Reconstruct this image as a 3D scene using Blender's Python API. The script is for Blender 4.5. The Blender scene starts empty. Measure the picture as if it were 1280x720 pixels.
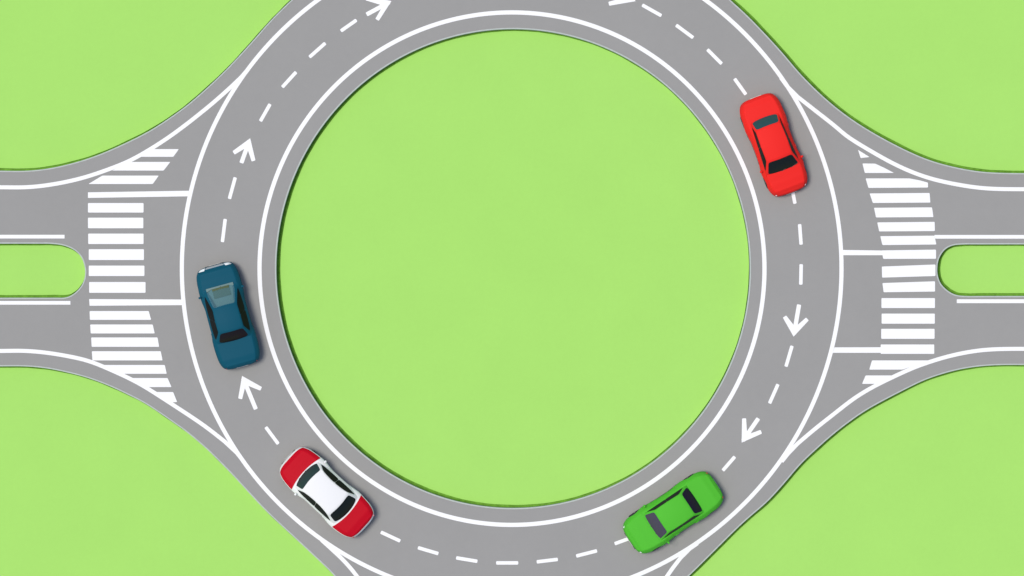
import bpy, bmesh, math
from mathutils import Vector, Matrix
from mathutils.geometry import tessellate_polygon

S = 30.0                       # photo pixels per metre on the road surface
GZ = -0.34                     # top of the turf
DZ = -0.46                     # bottom of the cut added between turf and road for the edge shadow
#                     # the lawn lies this far below the carriageway
scene = bpy.context.scene
col = scene.collection

def W(px, py):
    return ((px - 640.0) / S, (360.0 - py) / S)

# ------------------------------------------------------------------ materials
def mat(name, color, rough=0.6, coat=0.0, metal=0.0, spec=0.5, noise=None, bump=None, detail=None):
    m = bpy.data.materials.new(name); m.use_nodes = True
    nt = m.node_tree; b = nt.nodes['Principled BSDF']
    b.inputs['Base Color'].default_value = (*color, 1)
    b.inputs['Roughness'].default_value = rough
    b.inputs['Metallic'].default_value = metal
    b.inputs['Specular IOR Level'].default_value = spec
    b.inputs['Coat Weight'].default_value = coat
    b.inputs['Coat Roughness'].default_value = 0.08
    tc = nt.nodes.new('ShaderNodeTexCoord')
    if noise:
        prev = None
        for (scale, amt, det) in noise:
            n = nt.nodes.new('ShaderNodeTexNoise'); n.inputs['Scale'].default_value = scale
            n.inputs['Detail'].default_value = det; n.inputs['Roughness'].default_value = 0.6
            nt.links.new(tc.outputs['Object'], n.inputs['Vector'])
            r = nt.nodes.new('ShaderNodeMapRange')
            r.inputs[1].default_value = 0.3; r.inputs[2].default_value = 0.7
            r.inputs[3].default_value = 1 - amt; r.inputs[4].default_value = 1 + amt
            nt.links.new(n.outputs['Fac'], r.inputs[0])
            if prev is None: prev = r.outputs[0]
            else:
                mm = nt.nodes.new('ShaderNodeMath'); mm.operation = 'MULTIPLY'
                nt.links.new(prev, mm.inputs[0]); nt.links.new(r.outputs[0], mm.inputs[1]); prev = mm.outputs[0]
        v = nt.nodes.new('ShaderNodeVectorMath'); v.operation = 'SCALE'
        v.inputs[0].default_value = color
        nt.links.new(prev, v.inputs['Scale'])
        nt.links.new(v.outputs[0], b.inputs['Base Color'])
    if bump:
        n = nt.nodes.new('ShaderNodeTexNoise'); n.inputs['Scale'].default_value = bump[0]
        n.inputs['Detail'].default_value = 4
        nt.links.new(tc.outputs['Object'], n.inputs['Vector'])
        bp = nt.nodes.new('ShaderNodeBump'); bp.inputs['Strength'].default_value = bump[1]
        bp.inputs['Distance'].default_value = 0.01
        nt.links.new(n.outputs['Fac'], bp.inputs['Height']); nt.links.new(bp.outputs[0], b.inputs['Normal'])
    return m

M = {}
M['grass'] = mat('grass', (0.360, 0.672, 0.140), 0.9, spec=0.1, noise=[(0.35, 0.012, 2), (5, 0.008, 3), (40, 0.018, 4)], bump=(30, 0.15))
M['moss'] = mat('moss', (0.15, 0.34, 0.04), 0.95, spec=0.05, noise=[(4, 0.25, 4)])  # dark green that paints the drop shadow along the lawn edges
M['asphalt'] = mat('asphalt', (0.304, 0.299, 0.289), 0.85, spec=0.15, noise=[(0.3, 0.018, 3), (3, 0.01, 3), (60, 0.025, 3)], bump=(60, 0.1))
M['kerb'] = mat('kerb_concrete', (0.45, 0.49, 0.465), 0.8, spec=0.2, noise=[(6, 0.06, 3)])
M['paint'] = mat('road_paint', (0.86, 0.86, 0.86), 0.6, spec=0.2, noise=[(1.5, 0.012, 3), (50, 0.02, 2)])
M['tyre'] = mat('tyre_rubber', (0.02, 0.02, 0.02), 0.85)
M['rim'] = mat('wheel_metal', (0.45, 0.46, 0.48), 0.35, metal=0.8)
M['dark'] = mat('dark_trim', (0.012, 0.012, 0.013), 0.5)
M['chrome'] = mat('pale_metal', (0.65, 0.68, 0.72), 0.3, metal=0.7)
M['headlamp'] = mat('headlamp_glass', (0.85, 0.88, 0.9), 0.15, coat=0.5)
M['tail'] = mat('tail_lamp_glass', (0.45, 0.02, 0.02), 0.2, coat=0.5)
M['tailpink'] = mat('pale_pink_lamp_glass', (0.85, 0.3, 0.32), 0.2, coat=0.5)
M['plate'] = mat('plate_white', (0.75, 0.75, 0.72), 0.5)
M['seat'] = mat('olive_upholstery', (0.07, 0.10, 0.045), 0.85)
M['dash'] = mat('grey_green_dashboard', (0.13, 0.22, 0.22), 0.7)
def glassm(name, c, rough=0.25): return mat(name, c, rough, spec=0.2)
M['g_black'] = glassm('black_glass', (0.008, 0.012, 0.012))
M['g_redrear'] = glassm('green_tinted_glass', (0.02, 0.07, 0.08))
M['g_grey'] = glassm('grey_violet_glass', (0.065, 0.058, 0.085))
M['g_navy'] = glassm('navy_glass', (0.012, 0.008, 0.022))
M['g_slate'] = glassm('slate_glass', (0.022, 0.045, 0.045))
M['g_side'] = mat('side_glass', (0.008, 0.01, 0.01), .4, spec=.05)
M['g_brown'] = glassm('brown_black_glass', (0.012, 0.008, 0.01))
def clearish():
    m = mat('pale_clear_glass', (0.14, 0.30, 0.36), 0.1)
    nt = m.node_tree; out = [n for n in nt.nodes if n.type == 'OUTPUT_MATERIAL'][0]
    b = nt.nodes['Principled BSDF']; t = nt.nodes.new('ShaderNodeBsdfTransparent')
    t.inputs[0].default_value = (0.85, 0.95, 0.95, 1)
    mx = nt.nodes.new('ShaderNodeMixShader'); mx.inputs[0].default_value = 0.34
    nt.links.new(t.outputs[0], mx.inputs[1]); nt.links.new(b.outputs[0], mx.inputs[2])
    nt.links.new(mx.outputs[0], out.inputs[0])
    return m
M['g_clear'] = clearish()

# ------------------------------------------------------------------ helpers
def link(name, me, m, parent=None, smooth=None):
    o = bpy.data.objects.new(name, me); col.objects.link(o)
    if m: me.materials.append(m)
    if parent: o.parent = parent
    if smooth is not None:
        me.polygons.foreach_set('use_smooth', [True] * len(me.polygons))
        me.set_sharp_from_angle(angle=math.radians(smooth))
    return o
def obj(name, bm, m, parent=None, smooth=None):
    me = bpy.data.meshes.new(name); bm.normal_update(); bm.to_mesh(me); bm.free()
    return link(name, me, m, parent, smooth)
def structure(o): o['kind'] = 'structure'; return o

def catmull(pts, n=6, closed=False):
    out = []; N = len(pts)
    rng = range(N if closed else N - 1)
    for i in rng:
        if closed: p0, p1, p2, p3 = (pts[(i + k - 1) % N] for k in range(4))
        else:
            p1, p2 = pts[i], pts[i + 1]
            p0 = pts[i - 1] if i else (2 * p1[0] - p2[0], 2 * p1[1] - p2[1])
            p3 = pts[i + 2] if i + 2 < N else (2 * p2[0] - p1[0], 2 * p2[1] - p1[1])
        for k in range(n):
            t = k / n
            # centripetal-ish smoothing is unnecessary for these evenly laid points
            out.append(tuple(0.5 * ((2 * p1[a]) + (-p0[a] + p2[a]) * t + (2 * p0[a] - 5 * p1[a] + 4 * p2[a] - p3[a]) * t * t
                       + (-p0[a] + 3 * p1[a] - 3 * p2[a] + p3[a]) * t ** 3) for a in (0, 1)))
    if not closed: out.append(tuple(pts[-1]))
    return out
def ellipse(cx, cy, rx, ry, n=288):
    return [(cx + rx * math.cos(2 * math.pi * i / n), cy + ry * math.sin(2 * math.pi * i / n)) for i in range(n)]
def smooth_line(pts, rounds=2):
    for _ in range(rounds):
        q = [pts[0]]
        for i in range(1, len(pts) - 1):
            q.append(tuple((pts[i-1][a] + 2 * pts[i][a] + pts[i+1][a]) / 4 for a in (0, 1)))
        q.append(pts[-1]); pts = q
    return pts
def offset(pts, d, closed):
    out = []; N = len(pts)
    for i in range(N):
        a = pts[i - 1] if (i or closed) else pts[i]
        b = pts[(i + 1) % N] if (i < N - 1 or closed) else pts[i]
        t = Vector((b[0] - a[0], b[1] - a[1])).normalized()
        out.append((pts[i][0] - t.y * d, pts[i][1] + t.x * d))
    return out
def strip(name, pts, width, z, m, closed=False, parent=None, thick=0.0025):
    """a painted line (pixel plan coordinates) laid on the road as a thin film of paint"""
    L = [W(*p) for p in offset(pts, width / 2, closed)]; R = [W(*p) for p in offset(pts, -width / 2, closed)]
    bm = bmesh.new(); N = len(pts)
    lt = [bm.verts.new((*p, z)) for p in L]; rt = [bm.verts.new((*p, z)) for p in R]
    for i in range(N if closed else N - 1):
        j = (i + 1) % N
        f = bm.faces.new((lt[i], lt[j], rt[j], rt[i]))
    bmesh.ops.recalc_face_normals(bm, faces=bm.faces)
    for f in bm.faces:
        if f.normal.z < 0: f.normal_flip()
    return obj(name, bm, m, parent)
def poly(name, pts, z, m, parent=None):
    bm = bmesh.new()
    vs = [bm.verts.new((*W(*p), z)) for p in pts]
    f = bm.faces.new(vs); f.normal_update()
    if f.normal.z < 0: f.normal_flip()
    return obj(name, bm, m, parent)
def roundpoly(pts, r=1.0):
    """cut each corner a little: painted edges are never razor sharp"""
    out = []; N = len(pts)
    for i in range(N):
        p = Vector(pts[i]); a = Vector(pts[i-1]); b = Vector(pts[(i+1) % N])
        la, lb = (a-p).length, (b-p).length
        ra, rb = min(r, la*.35), min(r, lb*.35)
        A = p + (a-p).normalized()*ra; B = p + (b-p).normalized()*rb
        out += [tuple(A), tuple((A+B)/2*0.55+p*0.45), tuple(B)]
    return out

# ------------------------------------------------------------------ plan outlines (pixel plan)
FAR = 24000
TL = [(-FAR, 214.5), (-400, 214.5), (-60, 214.3), (0, 214.5), (28, 215), (56, 212.7), (83, 207.3), (111, 199.3), (140, 188), (178, 170), (200, 157), (225, 139.8),
      (240, 128), (260, 110.5), (283, 88.5), (300, 70.5), (319, 49.5), (335, 31), (350, 15.5), (366, 0), (390, -22), (414, -44), (433, -64), (461, -104), (474, -130),
      (492, -164), (504, -193), (516, -248), (519, -304), (519, -700), (519, -FAR)]
TR = [(761, -FAR), (761, -700), (761, -304), (764, -248), (776, -193), (788, -164), (806, -130), (819, -104), (847, -64), (866, -44), (889, -22),
      (911, 0), (925, 12.5), (940, 27), (960, 48), (980, 70), (1000, 94), (1030, 123.5), (1060, 147.5), (1093, 168.5), (1130, 188), (1160, 201), (1190, 209.5),
      (1222, 215.5), (1250, 217.3), (1280, 217.7), (1340, 217.7), (1700, 217.5), (FAR, 217.5)]
BR = [(FAR, 455), (1700, 455), (1340, 455), (1280, 455), (1250, 455), (1220, 457), (1190, 462.5), (1160, 472), (1140, 481), (1103, 500), (1080, 513), (1060, 527), (1040, 542.5),
      (1020, 560.3), (1000, 579), (984, 598), (960, 625), (940, 642), (920, 660), (892, 688), (865, 714.7), (847, 733), (819, 774), (806, 801), (788, 836), (776, 865),
      (764, 920), (761, 976), (761, 1400), (761, FAR)]
BL = [(519, FAR), (519, 1400), (519, 976), (516, 920), (504, 868), (492, 842), (474, 806), (461, 782), (440, 748), (420, 720), (405, 705), (390, 691), (365, 667.5),
      (340, 644.5), (320, 624), (296, 597.5), (278, 579), (260, 561), (236, 540.5), (220, 529), (200, 515), (180, 502), (160, 492), (139, 482), (111, 471.3), (83, 464),
      (56, 458.7), (28, 456.5), (0, 456.8), (-60, 457), (-400, 457), (-FAR, 457)]
def curve(p, n=5):
    c = catmull(p[2:-2], n)
    return [p[0], p[1]] + smooth_line(c, 6) + [p[-2], p[-1]]
cTL, cTR, cBR, cBL = (curve(p) for p in (TL, TR, BR, BL))
CEN = ellipse(641.3, 335.7, 297.3, 300.6)
ISL = [(-FAR + 500, 303.2), (-500, 303.2)] + catmull([(0, 303.3), (45, 303.3), (64, 303.6), (80, 305.8), (94, 312), (103.5, 322.5), (107.7, 338), (106, 351), (100.5, 361), (92, 368.8), (82, 373), (66, 373.4), (30, 373.4), (0, 373.4)], 5) + [(-500, 373.4), (-FAR + 500, 373.4)]
ISR = [(FAR - 500, 371.2), (1800, 371.2)] + catmull([(1290, 371.2), (1230, 371.2), (1208, 371.2), (1195, 369.8), (1185, 365), (1176, 356.5), (1171.6, 347), (1170.3, 336), (1172.5, 323), (1179.5, 312), (1189, 306.3), (1202, 304.4), (1230, 304.2), (1290, 304.2)], 5) + [(1800, 304.2), (FAR - 500, 304.2)]

def slab(name, loops, ztop, zbot, m):
    """flat plate with holes and vertical sides"""
    L = [[W(*p) for p in lp] for lp in loops]
    flat = [p for lp in L for p in lp]
    bm = bmesh.new(); vs = [bm.verts.new((*p, ztop)) for p in flat]
    es = []; k = 0
    for lp in L:
        n = len(lp)
        for i in range(n): es.append(bm.edges.new((vs[k + i], vs[k + (i + 1) % n])))
        k += n
    bmesh.ops.triangle_fill(bm, use_beauty=True, use_dissolve=False, edges=es, normal=(0, 0, 1))
    for f in bm.faces:
        f.normal_update()
        if f.normal.z < 0: f.normal_flip()
    k = 0
    for lp in L:
        n = len(lp); lo = [bm.verts.new((*p, zbot)) for p in lp]
        for i in range(n):
            j = (i + 1) % n
            bm.faces.new((vs[k + i], vs[k + j], lo[j], lo[i]))
        k += n
    return obj(name, bm, m)

# ground: one sheet far past the view; the turf lies on it, a narrow added cut beside the kerb shows its dark green as painted shadow
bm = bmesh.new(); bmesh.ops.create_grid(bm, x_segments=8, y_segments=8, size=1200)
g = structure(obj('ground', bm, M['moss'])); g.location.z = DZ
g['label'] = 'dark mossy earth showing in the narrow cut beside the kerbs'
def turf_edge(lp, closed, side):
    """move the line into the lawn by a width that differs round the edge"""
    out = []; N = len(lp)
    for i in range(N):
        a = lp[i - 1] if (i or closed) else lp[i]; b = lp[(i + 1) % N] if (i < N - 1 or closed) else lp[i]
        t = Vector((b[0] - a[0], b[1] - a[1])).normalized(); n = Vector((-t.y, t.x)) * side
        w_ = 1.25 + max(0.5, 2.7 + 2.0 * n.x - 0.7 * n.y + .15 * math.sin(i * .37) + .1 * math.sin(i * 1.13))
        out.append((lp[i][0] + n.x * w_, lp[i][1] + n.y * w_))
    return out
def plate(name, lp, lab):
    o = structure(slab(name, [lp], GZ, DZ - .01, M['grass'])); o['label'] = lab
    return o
B = FAR
OUT = cTL + cTR + cBR + cBL
road = structure(slab('road', [OUT, CEN, ISL, ISR], 0.0, DZ - 0.03, M['asphalt']))
road['label'] = 'grey asphalt roundabout with four joining roads'

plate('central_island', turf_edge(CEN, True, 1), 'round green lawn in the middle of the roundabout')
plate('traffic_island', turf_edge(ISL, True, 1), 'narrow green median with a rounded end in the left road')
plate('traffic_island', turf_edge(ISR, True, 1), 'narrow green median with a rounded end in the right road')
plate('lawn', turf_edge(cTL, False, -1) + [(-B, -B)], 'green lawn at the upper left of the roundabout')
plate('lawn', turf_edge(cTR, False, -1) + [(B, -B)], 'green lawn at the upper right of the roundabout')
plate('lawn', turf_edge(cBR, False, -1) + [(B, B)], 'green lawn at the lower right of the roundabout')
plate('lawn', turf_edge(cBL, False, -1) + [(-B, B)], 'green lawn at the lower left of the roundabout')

def kerb(lp, closed, side, lab):
    """thin pale kerb on the rim of the road: top 15 mm above it, face running down to the lawn"""
    inn = offset(lp, 0.35 * -side, closed); out = offset(lp, 1.25 * side, closed)
    bm = bmesh.new(); N = len(lp)
    rows = [[bm.verts.new((*W(*p), z)) for p in q] for q, z in ((inn, 0.0015), (inn, 0.016), (out, 0.016), (out, DZ - 0.02))]
    for a in range(3):
        for i in range(N if closed else N - 1):
            j = (i + 1) % N
            bm.faces.new((rows[a][i], rows[a][j], rows[a+1][j], rows[a+1][i]))
    bmesh.ops.recalc_face_normals(bm, faces=bm.faces)
    o = structure(obj('kerb', bm, M['kerb'])); o['label'] = lab
kerb(cTL, False, -1, 'pale kerb along the upper left lawn')
kerb(cTR, False, -1, 'pale kerb along the upper right lawn')
kerb(cBR, False, -1, 'pale kerb along the lower right lawn')
kerb(cBL, False, -1, 'pale kerb along the lower left lawn')
kerb(CEN, True, 1, 'pale kerb around the central lawn')
kerb(ISL, True, 1, 'pale kerb around the left median')
kerb(ISR, True, 1, 'pale kerb around the right median')

# ------------------------------------------------------------------ markings (children of the road)
Z1, Z2, Z3 = 0.004, 0.008, 0.012
P = M['paint']
strip('edge_line', ellipse(640.0, 335.8, 315.6, 320.3), 5.3, Z1, P, True, road)
strip('edge_line', ellipse(639.6, 335.5, 412.3, 414.6), 5.2, Z1, P, True, road)
LTL = [(-FAR, 234), (-400, 234), (-60, 234), (0, 234), (30, 234.3), (56, 232), (83, 227.3), (111, 220.3), (147, 207.5), (170, 197), (200, 179), (225, 161.5), (250, 142), (270, 125.5), (290, 107.5), (301, 97), (308, 89)]
LBL = [(-FAR, 438.5), (-400, 438.5), (-60, 438.5), (0, 438.8), (28, 438.3), (56, 440.5), (83, 444.8), (111, 451), (140, 463), (173, 478.5), (207, 500), (243, 523.5), (262, 537), (281, 552), (296, 566), (304, 576)]
LTR = [(FAR, 236.7), (1700, 236.7), (1340, 236.7), (1280, 236.5), (1250, 236.3), (1220, 234.5), (1180, 227.5), (1150, 219), (1120, 206.3), (1090, 189.7), (1060, 171.5), (1045, 157.5+1), (1020, 139), (997, 121), (984, 108), (976, 97)]
LBR = [(FAR, 436), (1700, 436), (1340, 436), (1280, 436), (1240, 436.5), (1210, 440), (1180, 446.7), (1150, 456.5), (1130, 464.8), (1092, 483), (1066, 499), (1045, 515.5), (1020, 535), (997, 554.5), (985, 567), (977, 577)]
LSL = [(539, FAR), (539, 1400), (539, 976), (537, 930), (527, 880), (514, 840), (496, 802), (474, 762), (459, 738), (446, 720), (436, 707.5), (425, 696), (412, 684), (402, 675)]
LSR = [(741, FAR), (741, 1400), (741, 976), (743, 930), (753, 880), (766, 840), (784, 802), (806, 762), (822, 737), (834, 720), (842, 708.5), (851, 697), (862, 686), (872, 679)]
for l in (LTL, LBL, LTR, LBR, LSL, LSR): strip('edge_line', curve(l), 5.0, Z2, P, False, road)
for l in (LSL, LSR): strip('edge_line', curve([(x, 671.2 - y) for x, y in l]), 5.0, Z2, P, False, road)
for name, a, b, w in (('lane_line', (-FAR, 295.8), (80.7, 295.8), 4.6), ('lane_line', (-FAR, 378.5), (88, 378.5), 4.6),
                 ('lane_line', (1168, 296), (FAR, 296), 4.6), ('lane_line', (1196, 376.5), (FAR, 376.5), 4.8)):
    strip(name, [a, b], w, Z1, P, False, road)

def rect(y0, y1, x0, x1, xr=None, xl=None): return [(x0, y0), (x1, y0), (x1 if xr is None else xr, y1), (x0 if xl is None else xl, y1)]
left_bars = [
 [(192, 186.4), (223.6, 186.4), (216.7, 196), (175, 196)], [(163, 202.4), (213, 202.4), (204.5, 213.2), (140, 213.2)],
 [(128, 219.5), (198.6, 219.5), (191, 230), (110.5, 230)], rect(253.8, 265.7, 110, 179.5), rect(272.1, 285.3, 110, 179.2), rect(292, 305, 110.3, 179.5),
 rect(311.5, 325, 111, 180), rect(332, 345, 111, 180.6), rect(352.5, 366, 111.5, 182), rect(388.8, 399.8, 112, 186, 189, 112.4), rect(405.6, 416.8, 112.8, 191, 193.5, 113.4),
 rect(421.8, 433.5, 114, 197, 199, 114.6), rect(439, 450.5, 114.8, 201, 203.3, 115.6), [(124, 456.2), (206, 456.2), (208.5, 467.2), (150, 467.2)],
 [(160, 472.5), (209.5, 472.5), (214.5, 483.8), (184, 483.8)], [(194, 490), (216.5, 490), (221.5, 502.5), (214, 503)]]
right_bars = [
 [(1072.5, 187.3), (1087, 196.3), (1075.8, 197.6)], [(1078, 204.3), (1094, 204.5), (1105, 209.6), (1117.5, 216.2), (1081, 216.2)],
 [(1082, 223), (1137, 223), (1150, 225.5), (1160, 228.3), (1160, 234.4), (1085.5, 234.9)], [(1087, 241.8), (1162, 241.2), (1163, 253.2), (1091, 253.7)],
 [(1092.5, 259.7), (1165, 259.2), (1166.8, 271.3), (1095, 271.8)], [(1096.5, 278), (1168.3, 277.3), (1168.6, 288.8), (1099, 289.3)],
 [(1100.3, 295.2), (1168, 294.6), (1170.5, 305.6), (1103, 306.3)], [(1102, 313), (1170, 312), (1170, 323.4), (1104, 323.6)],
 [(1102.3, 333.2), (1169.3, 330.6), (1169.3, 345), (1102.6, 347)], [(1103, 353.8), (1168.8, 351.6), (1168.8, 364.4), (1104.5, 365.3)],
 rect(372.6, 385, 1101.8, 1168.7), rect(392, 404.6, 1102, 1168.5), rect(411, 423.5, 1101.5, 1168.2), rect(430.6, 442.3, 1100.8, 1167.8),
 [(1090, 450.5), (1163, 450.5), (1128, 462), (1086.5, 462)], [(1082, 469.3), (1115, 469.3), (1094, 479.8), (1077.5, 479.8)]]
for b in left_bars + right_bars: poly('crosswalk_stripe', roundpoly(b, 0.9), Z3, P, road)
for b in ([(110, 240.4), (236, 238.4), (235, 245.4), (110, 247.4)], [(111.5, 373.8), (229, 374.4), (229, 381.4), (112, 382.2)],
          [(1053, 312.4), (1108, 313.2), (1108, 319), (1053, 319)], [(1043, 434.2), (1106, 434), (1106, 441), (1041, 441)]):
    poly('stop_line', b, Z2 + .001, P, road)

def stroke(a, b, w=4.4, ext=1.2):
    a, b = Vector(a), Vector(b); t = (b - a).normalized(); n = Vector((-t.y, t.x)) * w / 2
    a = a - t * ext * 0.3; b = b + t * ext * 0.3
    return [tuple(a + n), tuple(b + n), tuple(b - n), tuple(a - n)]
dashes = [((278, 302.3), (281.5, 274)), ((286.8, 248.3), (294, 222)), ((325.6, 151.3), (337.5, 130.3)), ((353, 108.8), (370, 90.2)), ((387, 71.3), (406.5, 54)), ((426.3, 38.6), (445.4, 25.2)),
 ((803, 6.3), (826.5, 19.5)), ((845.3, 31.5), (866.3, 47)), ((884.4, 62), (902, 79.6)), ((918.3, 98.5), (932.3, 118)), ((989.5, 233), (993.7, 254.3)), ((999.5, 280.5), (1001.4, 305.5)), ((1001.5, 330.5), (1001, 355.5)),
 ((990, 432.5), (982.5, 458)), ((972.4, 480.5), (962, 504)), ((918.4, 571), (903.6, 588)), ((476.3, 665.2), (500, 676.2)), ((522.7, 684.6), (547.7, 692)), ((570.5, 697.3), (596.5, 701.6)), ((620.5, 703.6), (647.5, 703.6)),
 ((671.2, 702.3), (697, 699.2)), ((720.5, 695), (746, 688.5)), ((768.6, 679.6), (792, 671)), ((332.3, 534), (347.7, 554.7))]
for a, b in dashes: poly('lane_dash', roundpoly(stroke(a, b), 1.1), Z1, P, road)

def arrow(tip, shaft, b1, b2, w=5.3):
    """one painted arrow: head of two barbs and a shaft, one mesh"""
    bm = bmesh.new()
    T = Vector(tip); d = (Vector(shaft) - T).normalized()
    tin = T + d * 3.2
    parts = [stroke(tin, shaft, w), ]
    for b in (b1, b2):
        B = Vector(b); t = (B - T).normalized(); n = Vector((-t.y, t.x))
        if n.dot(d) < 0: n = -n
        parts.append([tuple(T), tuple(B), tuple(B + n * w * 0.95 + t * 0.3), tuple(T + d * w * 2.3)])
    for k, q in enumerate(parts):
        q = roundpoly(q, 1.0) if k == 0 else [q[0]] + roundpoly(q, 0.9)[3:9] + [q[3]]
        f = bm.faces.new([bm.verts.new((*W(*p), Z1 + k * 0.004)) for p in q]); f.normal_update()
        if f.normal.z < 0: f.normal_flip()
    return obj('direction_arrow', bm, P, road)
arrow((312.8, 172.7), (301.8, 203.5), (290.6, 189), (319.4, 200.5))
arrow((302.6, 469.8), (319.8, 511.3), (297.7, 498), (327.6, 483.8))
arrow((992, 420.8), (998.8, 381), (978.5, 397), (1011, 400.5))
arrow((927, 553.3), (947.8, 523.2), (927.6, 523), (952.5, 542))
arrow((489.5, 1.2), (458.5, 18), (473.5, 26), (458, -4.5))
arrow((794.5, 1.5), (767, -14), (761.5, 7.2), (781, -24.5))

# ------------------------------------------------------------------ cars
def cinterp(tab, x):
    if x <= tab[0][0]: return tab[0][1]
    for (a, ya), (b, yb) in zip(tab, tab[1:]):
        if x <= b:
            t = (x - a) / (b - a); t = t * t * (3 - 2 * t) * 0.5 + t * 0.5
            return ya + (yb - ya) * t
    return tab[-1][1]

class Car:
    """a car, x forward, y left, wheels on z = 0; all sizes in metres"""
    def __init__(s, L, Wd, n=5.0, ws=(1.10, 0.58), wsv=(0.68, 0.53), rg=(-1.10, -0.66), rgv=(0.66, 0.52),
                 arcf=0.10, arcr=0.08, roof=1.38, side_v=0.76, deck=0.90, nose=0.70, waist=.07, bow=.015, sh=.22):
        s.sh = sh
        s.waist = waist; s.bow = bow
        s.a = L / 2; s.w = Wd / 2; s.n = n; s.ws = ws; s.wsv = wsv; s.rg = rg; s.rgv = rgv
        s.arcf = arcf; s.arcr = arcr; s.roof = roof; s.side_v = side_v; s.deck = deck
        a = s.a
        s.tab = [(-a, nose - .08), (-a * .985, nose + .02), (-a * .93, deck - .07), (-a * .8, deck - 0.01), (rg[0], deck + .01), (0, deck), (ws[0], deck), (a * .72, deck - .05),
                 (a * .88, deck - .11), (a * .965, nose - .04), (a, nose - .2)]
    def hw(s, u):
        x = min(1.0, abs(u) / s.a)
        waist = 1 - s.waist * math.exp(-((u) / 0.75) ** 4)
        return s.w * max(0.0, 1 - x ** s.n) ** (1 / s.n) * waist
    def top(s, u, f):
        z = cinterp(s.tab, u) - 0.035 * f * f
        if abs(f) > 0.78: q = min(1, (abs(f) - .78) / .22); z -= s.sh * (0.55 * q ** 1.25 + 0.45 * (1 - math.sqrt(max(0, 1 - q * q))))
        return z
    def surf(s, u, f, lift=0.0): return (u, f * s.hw(u), s.top(u, f) + lift)

def grid_mesh(fn, nu, nv, thick=0.0):
    bm = bmesh.new()
    g = [[bm.verts.new(fn(i / nu, j / nv)) for j in range(nv + 1)] for i in range(nu + 1)]
    for i in range(nu):
        for j in range(nv):
            bm.faces.new((g[i][j], g[i+1][j], g[i+1][j+1], g[i][j+1]))
    return bm
def up(bm, ref):
    """turn a patch so that its normals look along ref"""
    bm.normal_update()
    if sum((f.normal.dot(Vector(ref)) for f in bm.faces)) < 0:
        bmesh.ops.reverse_faces(bm, faces=bm.faces[:])
    return bm
def solid(bm, t):
    r = bmesh.ops.solidify(bm, geom=bm.faces[:], thickness=t); return bm
def ibox(bm, c, d, rot=None, bev=0.0):
    r = bmesh.ops.create_cube(bm, size=1.0); vs = r['verts']
    bmesh.ops.scale(bm, vec=d, verts=vs)
    if bev:
        es = list({e for v in vs for e in v.link_edges})
        rr = bmesh.ops.bevel(bm, geom=es, offset=bev, segments=3, affect='EDGES', profile=0.5)
        vs = list({v for f in rr['faces'] for v in f.verts} | {v for v in vs if v.is_valid})
    if rot: bmesh.ops.rotate(bm, cent=(0, 0, 0), matrix=rot, verts=vs)
    bmesh.ops.translate(bm, vec=c, verts=vs)

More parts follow.
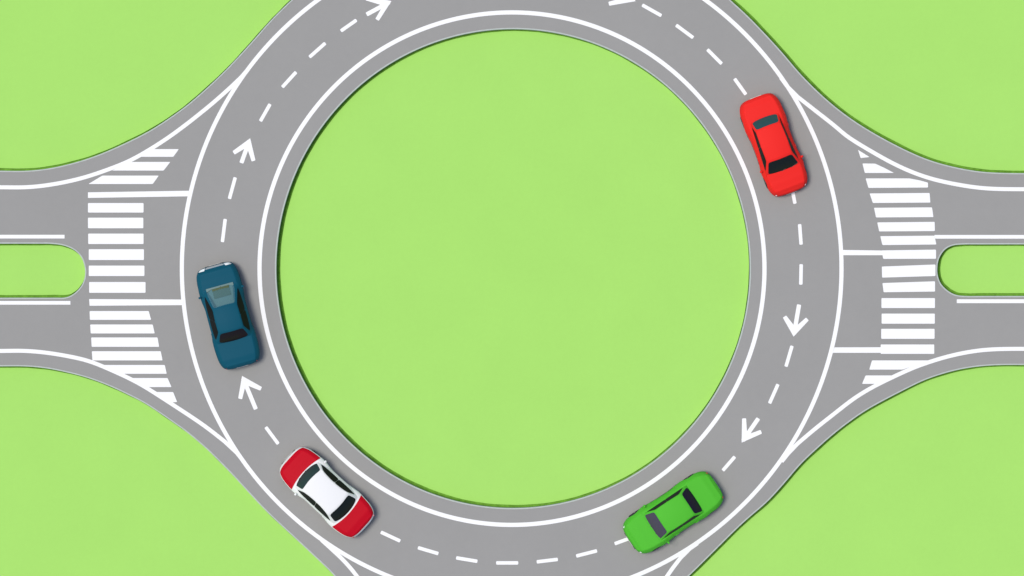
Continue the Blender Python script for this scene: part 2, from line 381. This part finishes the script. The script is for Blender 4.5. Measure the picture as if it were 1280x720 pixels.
def build_car(name, label, px, py, hx, hy, car, body, hood=None, roofm=None, g_front='g_black', g_rear='g_black', g_side='g_side',
              lamp='headlamp', tailm='tail', pink=False, seethrough=False, trimstrip=None, bands=None):
    C = car
    root = bpy.data.objects.new(name, None); col.objects.link(root)
    root['label'] = label; root['category'] = 'car'; root['group'] = 'cars driving around the roundabout'
    root.location = (*W(px, py), 0.002); root.rotation_euler = (0, 0, math.atan2(-hy, hx))
    root.empty_display_size = 0.3
    hood = hood or body; roofm = roofm or body
    # --- body shell
    xs = [0, .08, .16, .24, .32, .4, .48, .56, .64, .71, .77, .82, .86, .895, .925, .95, .968, .981, .991, .997, 1.0]
    us = [-C.a * x for x in reversed(xs[1:])] + [C.a * x for x in xs]
    fs = [0, .1, .2, .3, .4, .5, .6, .7, .76, .79, .82, .85, .88, .91, .94, .965, .985, 1.0]
    bm = bmesh.new(); rows = []
    for u in us:
        w = max(C.hw(u), 0.02)
        sec = [(f * w, C.top(u, f)) for f in fs]
        zt = sec[-1][1]; e = abs(u) / C.a
        tuck = 1 - 0.10 * max(0, (e - .9) / .1)
        sec += [(w * 1.0, zt * .80 + .2 * .25), (w * 1.006, 0.50 if zt > .55 else zt * .8), (w * 0.985, 0.40 if zt > .5 else zt * .7), (w * .965, 0.27), (w * .92, 0.19), (w * .5, .17), (0, .17)]
        # keep z monotone
        zz = sec[len(fs) - 1][1]
        out = sec[:len(fs)]
        for (v, z) in sec[len(fs):]:
            z = min(z, zz - 0.004); zz = z; out.append((v, z))
        half = out
        ring = [(v, z) for v, z in half] + [(-v, z) for v, z in reversed(half[1:-1])]
        rows.append([bm.verts.new((u, v, z)) for v, z in ring])
    n = len(rows[0])
    for i in range(len(rows) - 1):
        for j in range(n):
            k = (j + 1) % n
            bm.faces.new((rows[i][j], rows[i][k], rows[i+1][k], rows[i+1][j]))
    bm.faces.new(rows[0]); bm.faces.new(rows[-1])
    bmesh.ops.recalc_face_normals(bm, faces=bm.faces)
    bo = obj('body', bm, body, root)
    # wheel arches cut for real
    axles = (C.a * 0.62, -C.a * 0.60)
    cb = bmesh.new()
    for x in axles:
        for sy in (-1, 1):
            bmesh.ops.create_cone(cb, cap_ends=True, segments=40, radius1=.36, radius2=.36, depth=.5,
                                  matrix=Matrix.Translation((x, sy * (C.w + .05), .31)) @ Matrix.Rotation(math.pi/2, 4, 'X'))
    cut = obj('cutter', cb, M['dark'])
    cut.parent = root
    md = bo.modifiers.new('b', 'BOOLEAN'); md.object = cut; md.operation = 'DIFFERENCE'; md.solver = 'EXACT'
    bpy.context.view_layer.update()
    ev = bo.evaluated_get(bpy.context.evaluated_depsgraph_get())
    nm = bpy.data.meshes.new_from_object(ev)
    bo.modifiers.clear(); bo.data = nm
    nm.materials.clear(); nm.materials.append(body)
    bpy.data.objects.remove(cut)
    nm.polygons.foreach_set('use_smooth', [True] * len(nm.polygons)); nm.set_sharp_from_angle(angle=math.radians(38))
    # --- hood and boot lid: panels a few mm proud of the shell
    def panel(nm_, u0, u1, f1, arc0, m, lift=.014 if trimstrip else .007, thick=.02):
        def fn(s_, t_):
            f = (t_ * 2 - 1) * f1
            ua = u0 + arc0 * (1 - (f / f1) ** 2) if u0 > 0 else u0 - arc0 * (1 - (f / f1) ** 2)
            cornering = 1 - 0.10 * (abs(f / f1) ** 6)
            ub = u0 + (u1 - u0) * cornering
            u = ua + (ub - ua) * s_
            return C.surf(u, f, lift)
        b_ = up(grid_mesh(fn, 40, 64), (0, 0, 1))
        return obj(nm_, b_, m, root, smooth=50)
    fh = 0.97 if trimstrip else 0.82
    panel('hood', C.ws[0] + .03, C.a * 0.965, fh, C.arcf, hood)
    panel('boot_lid', C.rg[0] - .03, -C.a * (0.975 if trimstrip else .955), fh, C.arcr, hood)
    # --- cabin: lofted between belt line and roof, with pillars
    zb = C.deck - .03; zr = C.roof
    ub, ut = C.ws; rb, rt = C.rg; vbf, vtf = C.wsv; vbr, vtr = C.rgv
    def roof_pt(s_, t_):    # s 0 rear..1 front, t -1..1
        u = (rt - C.arcr * .5 * (1 - t_*t_)) * (1 - s_) + (ut + C.arcf * .5 * (1 - t_*t_)) * s_
        v = t_ * ((vtr * (1 - s_) + vtf * s_) + C.bow * 4 * s_ * (1 - s_))
        z = zr - .055 * t_ * t_ - .05 * (2 * s_ - 1) ** 2
        return Vector((u, v, z))
    def front_pt(s_, t_):   # s 0 base..1 roof
        base = Vector((ub + C.arcf * (1 - t_*t_), t_ * vbf, zb)); tp = roof_pt(1, t_)
        p = base.lerp(tp, s_); b = 4 * s_ * (1 - s_) * .02 * (1 - t_**4); return p + Vector((b, 0, b))
    def rear_pt(s_, t_):
        base = Vector((rb - C.arcr * (1 - t_*t_), t_ * vbr, zb + .02)); tp = roof_pt(0, t_)
        p = base.lerp(tp, s_); b = 4 * s_ * (1 - s_) * .02 * (1 - t_**4); return p + Vector((-b, 0, b))
    def side_pt(s_, r_, sy):   # s 0 belt..1 roof; r 0 rear..1 front
        base = Vector((rb, sy * vbr, zb + .02)).lerp(Vector((ub, sy * vbf, zb)), r_)
        base.y = sy * (abs(base.y) + (C.side_v - max(vbf, vbr)) * (1 - (2 * r_ - 1) ** 4)); tp = roof_pt(r_, sy)
        return base.lerp(tp, s_)
    bm = bmesh.new()
    def add(fn, nu, nv, skip=None):
        g = [[bm.verts.new(fn(i / nu, j / nv)) for j in range(nv + 1)] for i in range(nu + 1)]
        for i in range(nu):
            for j in range(nv):
                if skip and skip((i + .5) / nu, (j + .5) / nv): continue
                bm.faces.new((g[i][j], g[i+1][j], g[i+1][j+1], g[i][j+1]))
    add(lambda a, b: roof_pt(a, b * 2 - 1), 20, 20)
    hole = (lambda a, b: .10 < a < .90 and .10 < b < .90) if seethrough else None
    add(lambda a, b: front_pt(a, b * 2 - 1), 20, 20, hole)
    add(lambda a, b: rear_pt(a, b * 2 - 1), 20, 20)
    add(lambda a, b: side_pt(a * 1.25 - .25, b, 1), 25, 20); add(lambda a, b: side_pt(a * 1.25 - .25, b, -1), 25, 20)
    bmesh.ops.remove_doubles(bm, verts=bm.verts, dist=.0008)
    bmesh.ops.recalc_face_normals(bm, faces=bm.faces)
    bm.normal_update()
    if max(bm.faces, key=lambda f: f.calc_center_median().z).normal.z < 0: bmesh.ops.reverse_faces(bm, faces=bm.faces[:])
    es = [e for e in bm.edges if len(e.link_faces) == 2 and e.calc_face_angle(0) > math.radians(14)]
    bmesh.ops.bevel(bm, geom=es, offset=.014, segments=3, affect='EDGES', clamp_overlap=True)
    obj('cabin', bm, roofm, root, smooth=60)
    roofpanel = None
    # --- glass
    def gl(nm_, fn, s0, s1, t0, t1, m, ref, lift=.006, taper=0.0, rnd=4.0):
        """a pane following the cabin, with rounded corners"""
        sm, tm = (s0 + s1) / 2, (t0 + t1) / 2; hs, ht = (s1 - s0) / 2, (t1 - t0) / 2
        def f2(a, b):
            x, y = a * 2 - 1, b * 2 - 1
            # square to rounded square
            k = rnd; r = (abs(x) ** k + abs(y) ** k) ** (1 / k); mx = max(abs(x), abs(y))
            if r > 1e-6: x, y = x * mx / r, y * mx / r
            s_, t_ = sm + hs * x, tm + ht * y
            p = Vector(fn(s_, t_)); e = 1e-3
            nrm = (Vector(fn(s_ + e, t_)) - p).cross(Vector(fn(s_, t_ + e)) - p).normalized()
            if nrm.dot(Vector(ref)) < 0: nrm = -nrm
            return p + nrm * lift
        return obj(nm_, up(grid_mesh(f2, 14, 14), ref), m, root, smooth=60)
    gl('windscreen', front_pt, .05 if not seethrough else .08, .93, -.90, .90, M[g_front], (1, 0, 1), rnd=9)
    gl('rear_window', rear_pt, .07, .93, -.90, .90, M[g_rear], (-1, 0, 1), rnd=7)
    for sy in (1, -1):
        gl('side_window', lambda a, b: side_pt(a, b, sy), .08, .94, .492, .945, M[g_side], (0, sy, .4), rnd=9)
        gl('side_window', lambda a, b: side_pt(a, b, sy), .08, .94, .06, .488, M[g_side], (0, sy, .4), rnd=9)
    if seethrough:
        b_ = bmesh.new(); ibox(b_, ((ub + ut) / 2 + .0, 0, C.deck + .0), (ub - ut + .12, 1.16, .03), bev=.01)
        obj('dashboard', b_, M['dash'], root, smooth=40)
        b_ = bmesh.new(); ibox(b_, (ub - .22, -.02, C.deck + .045), (.42, .72, .04), bev=.005)
        obj('dashboard_top', b_, M['seat'], root, smooth=40)
    # --- lamps, grille, plates, handles
    def lpatch(nm_, u0, u1, f0, f1, m, lift=.006):
        def fn(a, b):
            return C.surf(u0 + (u1 - u0) * a, f0 + (f1 - f0) * b, lift)
        return obj(nm_, up(grid_mesh(fn, 6, 6), (0, 0, 1)), m, root, smooth=60)
    a = C.a
    for sy in (1, -1):
        if lamp == 'headlamp': lpatch('headlight', a * .935, a * .982, sy * .60, sy * .93, M['headlamp'], .009)
        b_ = bmesh.new(); ibox(b_, (a * .93, sy * C.hw(a * .93) * .86, .50), (.12, .10, .11), Matrix.Rotation(-sy * .5, 3, 'Z'), bev=.03)
        if lamp != 'headlamp': obj('headlight', b_, M['headlamp'], root, smooth=50)
        else: b_.free()
        b_ = bmesh.new(); ibox(b_, (-a * .945, sy * C.hw(a * .945) * (.90 if pink else .84), .60), (.10, .12, .12), Matrix.Rotation(sy * .45, 3, 'Z'), bev=.03)
        obj('tail_light', b_, M['tailpink'] if (pink and sy < 0) else M[tailm], root, smooth=50)
        # mirrors
        b_ = bmesh.new(); ibox(b_, (ub - .22, sy * (C.hw(ub - .22) + .0), C.deck - .02), (.09, .12, .09), Matrix.Rotation(sy * .15, 3, 'Z'), bev=.035)
        obj('wing_mirror', b_, roofm if trimstrip else body, root, smooth=50)
        for x in (.35, -.62):
            b_ = bmesh.new(); ibox(b_, (x, sy * (C.hw(x) - .006), .62), (.17, .03, .03), bev=.01)
            obj('door_handle', b_, body, root, smooth=50)
    b_ = bmesh.new(); ibox(b_, (a - .012, 0, .40), (.05, .80, .12), bev=.015); obj('grille', b_, M['dark'], root, smooth=40)
    if lamp == 'headlamp':
        def fn(p, q):
            f = (q * 2 - 1) * .56; return C.surf(a * (.955 + .035 * p), f, .009)
        obj('chrome_strip', up(grid_mesh(fn, 4, 12), (0, 0, 1)), M['chrome'], root, smooth=50)
    for x, s_ in ((a + .014, 1), (-a - .002, -1)):
        b_ = bmesh.new(); ibox(b_, (x, 0, .33 if s_ > 0 else .42), (.02, .50, .11), bev=.004); obj('number_plate', b_, M['plate'], root)
    for sy in (1, -1):   # wipers
        b_ = bmesh.new()
        p0 = front_pt(.04, .15 + .28 * sy); p1 = front_pt(.14, .38 * sy + .52)
        d = p1 - p0; b2 = Matrix.Translation((p0 + p1) / 2 + Vector((.012, 0, .012))) @ d.to_track_quat('X', 'Z').to_matrix().to_4x4()
        bmesh.ops.create_cube(b_, size=1.0, matrix=b2 @ Matrix.Diagonal((d.length, .012, .012, 1)))
        obj('wiper', b_, M['dark'], root)
    # sill strips
    for sy in (1, -1):
        b_ = bmesh.new()
        def fn(p, q, sy=sy):
            u = -a * .22 - a*.14 + p * a * .62; w = C.hw(u) * 1.0
            return (u, sy * (w + .004 + .012 * math.sin(math.pi * q)), .34 + .05 * q)
        obj('side_moulding', up(grid_mesh(fn, 12, 4), (0, sy, 0)), M['dark'] if not trimstrip else M['rim'], root, smooth=50)
    # --- wheels
    for x in axles:
        for sy in (1, -1):
            b_ = bmesh.new()
            prof = [(.20, -.095), (.285, -.10), (.305, -.085), (.31, -.05), (.31, .05), (.305, .085), (.285, .10), (.20, .095)]
            N = 36
            g = [[b_.verts.new((r * math.cos(2*math.pi*i/N), y, r * math.sin(2*math.pi*i/N))) for r, y in prof] for i in range(N)]
            for i in range(N):
                for j in range(len(prof)):
                    k = (j + 1) % len(prof)
                    b_.faces.new((g[i][j], g[(i+1) % N][j], g[(i+1) % N][k], g[i][k]))
            bmesh.ops.recalc_face_normals(b_, faces=b_.faces)
            w_ = obj('wheel', b_, M['tyre'], root, smooth=40); w_.location = (x, sy * (C.w - .135), .31)
            b_ = bmesh.new()
            bmesh.ops.create_cone(b_, cap_ends=True, segments=32, radius1=.20, radius2=.20, depth=.03, matrix=Matrix.Translation((0, sy*.03, 0)) @ Matrix.Rotation(math.pi/2, 4, 'X'))
            bmesh.ops.create_cone(b_, cap_ends=True, segments=16, radius1=.05, radius2=.05, depth=.05, matrix=Matrix.Translation((0, sy*.065, 0)) @ Matrix.Rotation(math.pi/2, 4, 'X'))
            for k in range(5):
                ibox(b_, (.11, sy * .06, 0), (.15, .03, .04)); vs = b_.verts[-8:]
                bmesh.ops.rotate(b_, cent=(0, 0, 0), matrix=Matrix.Rotation(2 * math.pi * k / 5, 3, 'Y'), verts=vs)
            obj('rim', b_, M['rim'], w_)
    return root

def carpaint(name, c, rough=.6, coat=.0): return mat(name, c, rough, coat=coat, spec=.09)
red = carpaint('bright_red_paint', (0.80, 0.022, 0.018))
teal = carpaint('teal_blue_paint', (0.004, 0.078, 0.125))
crim = carpaint('crimson_paint', (0.50, 0.002, 0.014))
white = carpaint('white_car_paint', (0.80, 0.80, 0.80))
green = carpaint('bright_green_paint', (0.080, 0.46, 0.032))
build_car('car', 'bright red saloon car with dark windscreen driving down the right side of the roundabout', 966.2, 181.5, .355, .935,
          Car(4.24, 1.83, n=5.2, sh=.27, waist=.09, ws=(1.09, .57), wsv=(.76, .55), rg=(-1.17, -.76), rgv=(.62, .54), side_v=.75, arcf=.06, arcr=.06), red,
          g_front='g_black', g_rear='g_redrear', lamp='plain')
build_car('car', 'dark teal blue saloon car with pale headlights on the left side of the roundabout', 286.2, 394.6, -.266, -.964,
          Car(4.38, 1.84, n=6.0, waist=.08, ws=(1.24, .36), wsv=(.69, .50), rg=(-1.02, -.60), rgv=(.72, .52), side_v=.80, arcf=.05, arcr=.06, deck=.92), teal,
          g_front='g_clear', g_rear='g_brown', seethrough=True)
build_car('car', 'two-tone saloon car with white roof and crimson hood and boot at the lower left', 409, 614.7, -.737, -.676,
          Car(4.34, 1.86, n=4.4, sh=.16, ws=(1.12, .76), wsv=(.71, .60), rg=(-1.10, -.66), rgv=(.73, .62), side_v=.79, arcf=.14, arcr=.14, waist=.115, bow=-.075), white,
          hood=crim, roofm=white, g_front='g_slate', g_rear='g_black', lamp='plain', pink=True, trimstrip=True)
build_car('car', 'bright green saloon car with grey windscreen at the lower right of the roundabout', 841, 640, -.834, .552,
          Car(4.32, 1.84, n=4.8, sh=.33, waist=.08, ws=(1.07, .60), wsv=(.66, .54), rg=(-1.08, -.66), rgv=(.68, .53), side_v=.68, arcf=.03, arcr=.03), green,
          g_front='g_grey', g_rear='g_navy', lamp='plain')

# ------------------------------------------------------------------ camera, light, sky
cam = bpy.data.cameras.new('camera'); co = bpy.data.objects.new('camera', cam); col.objects.link(co)
H = 200.0
co.location = (0, 0, H); co.rotation_euler = (0, 0, 0)
cam.sensor_width = 36; cam.lens = 36 * H / (1280 / S); cam.clip_start = 1; cam.clip_end = 3000
scene.camera = co

AZ_FROM = math.radians(172)    # direction the sun stands in, counted from +x towards +y: left and slightly up
EL = math.radians(73)
sun = bpy.data.lights.new('sun', 'SUN'); so = bpy.data.objects.new('sun', sun); col.objects.link(so)
sun.energy = 1.5; sun.angle = math.radians(20); sun.color = (1.0, 0.955, 0.865)
d = Vector((math.cos(EL) * math.cos(AZ_FROM), math.cos(EL) * math.sin(AZ_FROM), math.sin(EL)))
so.rotation_euler = d.to_track_quat('Z', 'Y').to_euler(); so.location = d * 60
w = bpy.data.worlds.new('World'); scene.world = w; w.use_nodes = True
nt = w.node_tree; sky = nt.nodes.new('ShaderNodeTexSky'); sky.sky_type = 'NISHITA'; sky.sun_disc = False
sky.sun_elevation = EL; sky.sun_rotation = math.pi / 2 - AZ_FROM; sky.dust_density = 2.0
nt.links.new(sky.outputs[0], nt.nodes['Background'].inputs[0]); nt.nodes['Background'].inputs[1].default_value = 0.07
vs = scene.view_settings; vs.view_transform = 'Standard'; vs.look = 'None'; vs.exposure = 0.73; vs.gamma = 1.0; vs.use_curve_mapping = False
scene.render.resolution_x = 1024; scene.render.resolution_y = 576
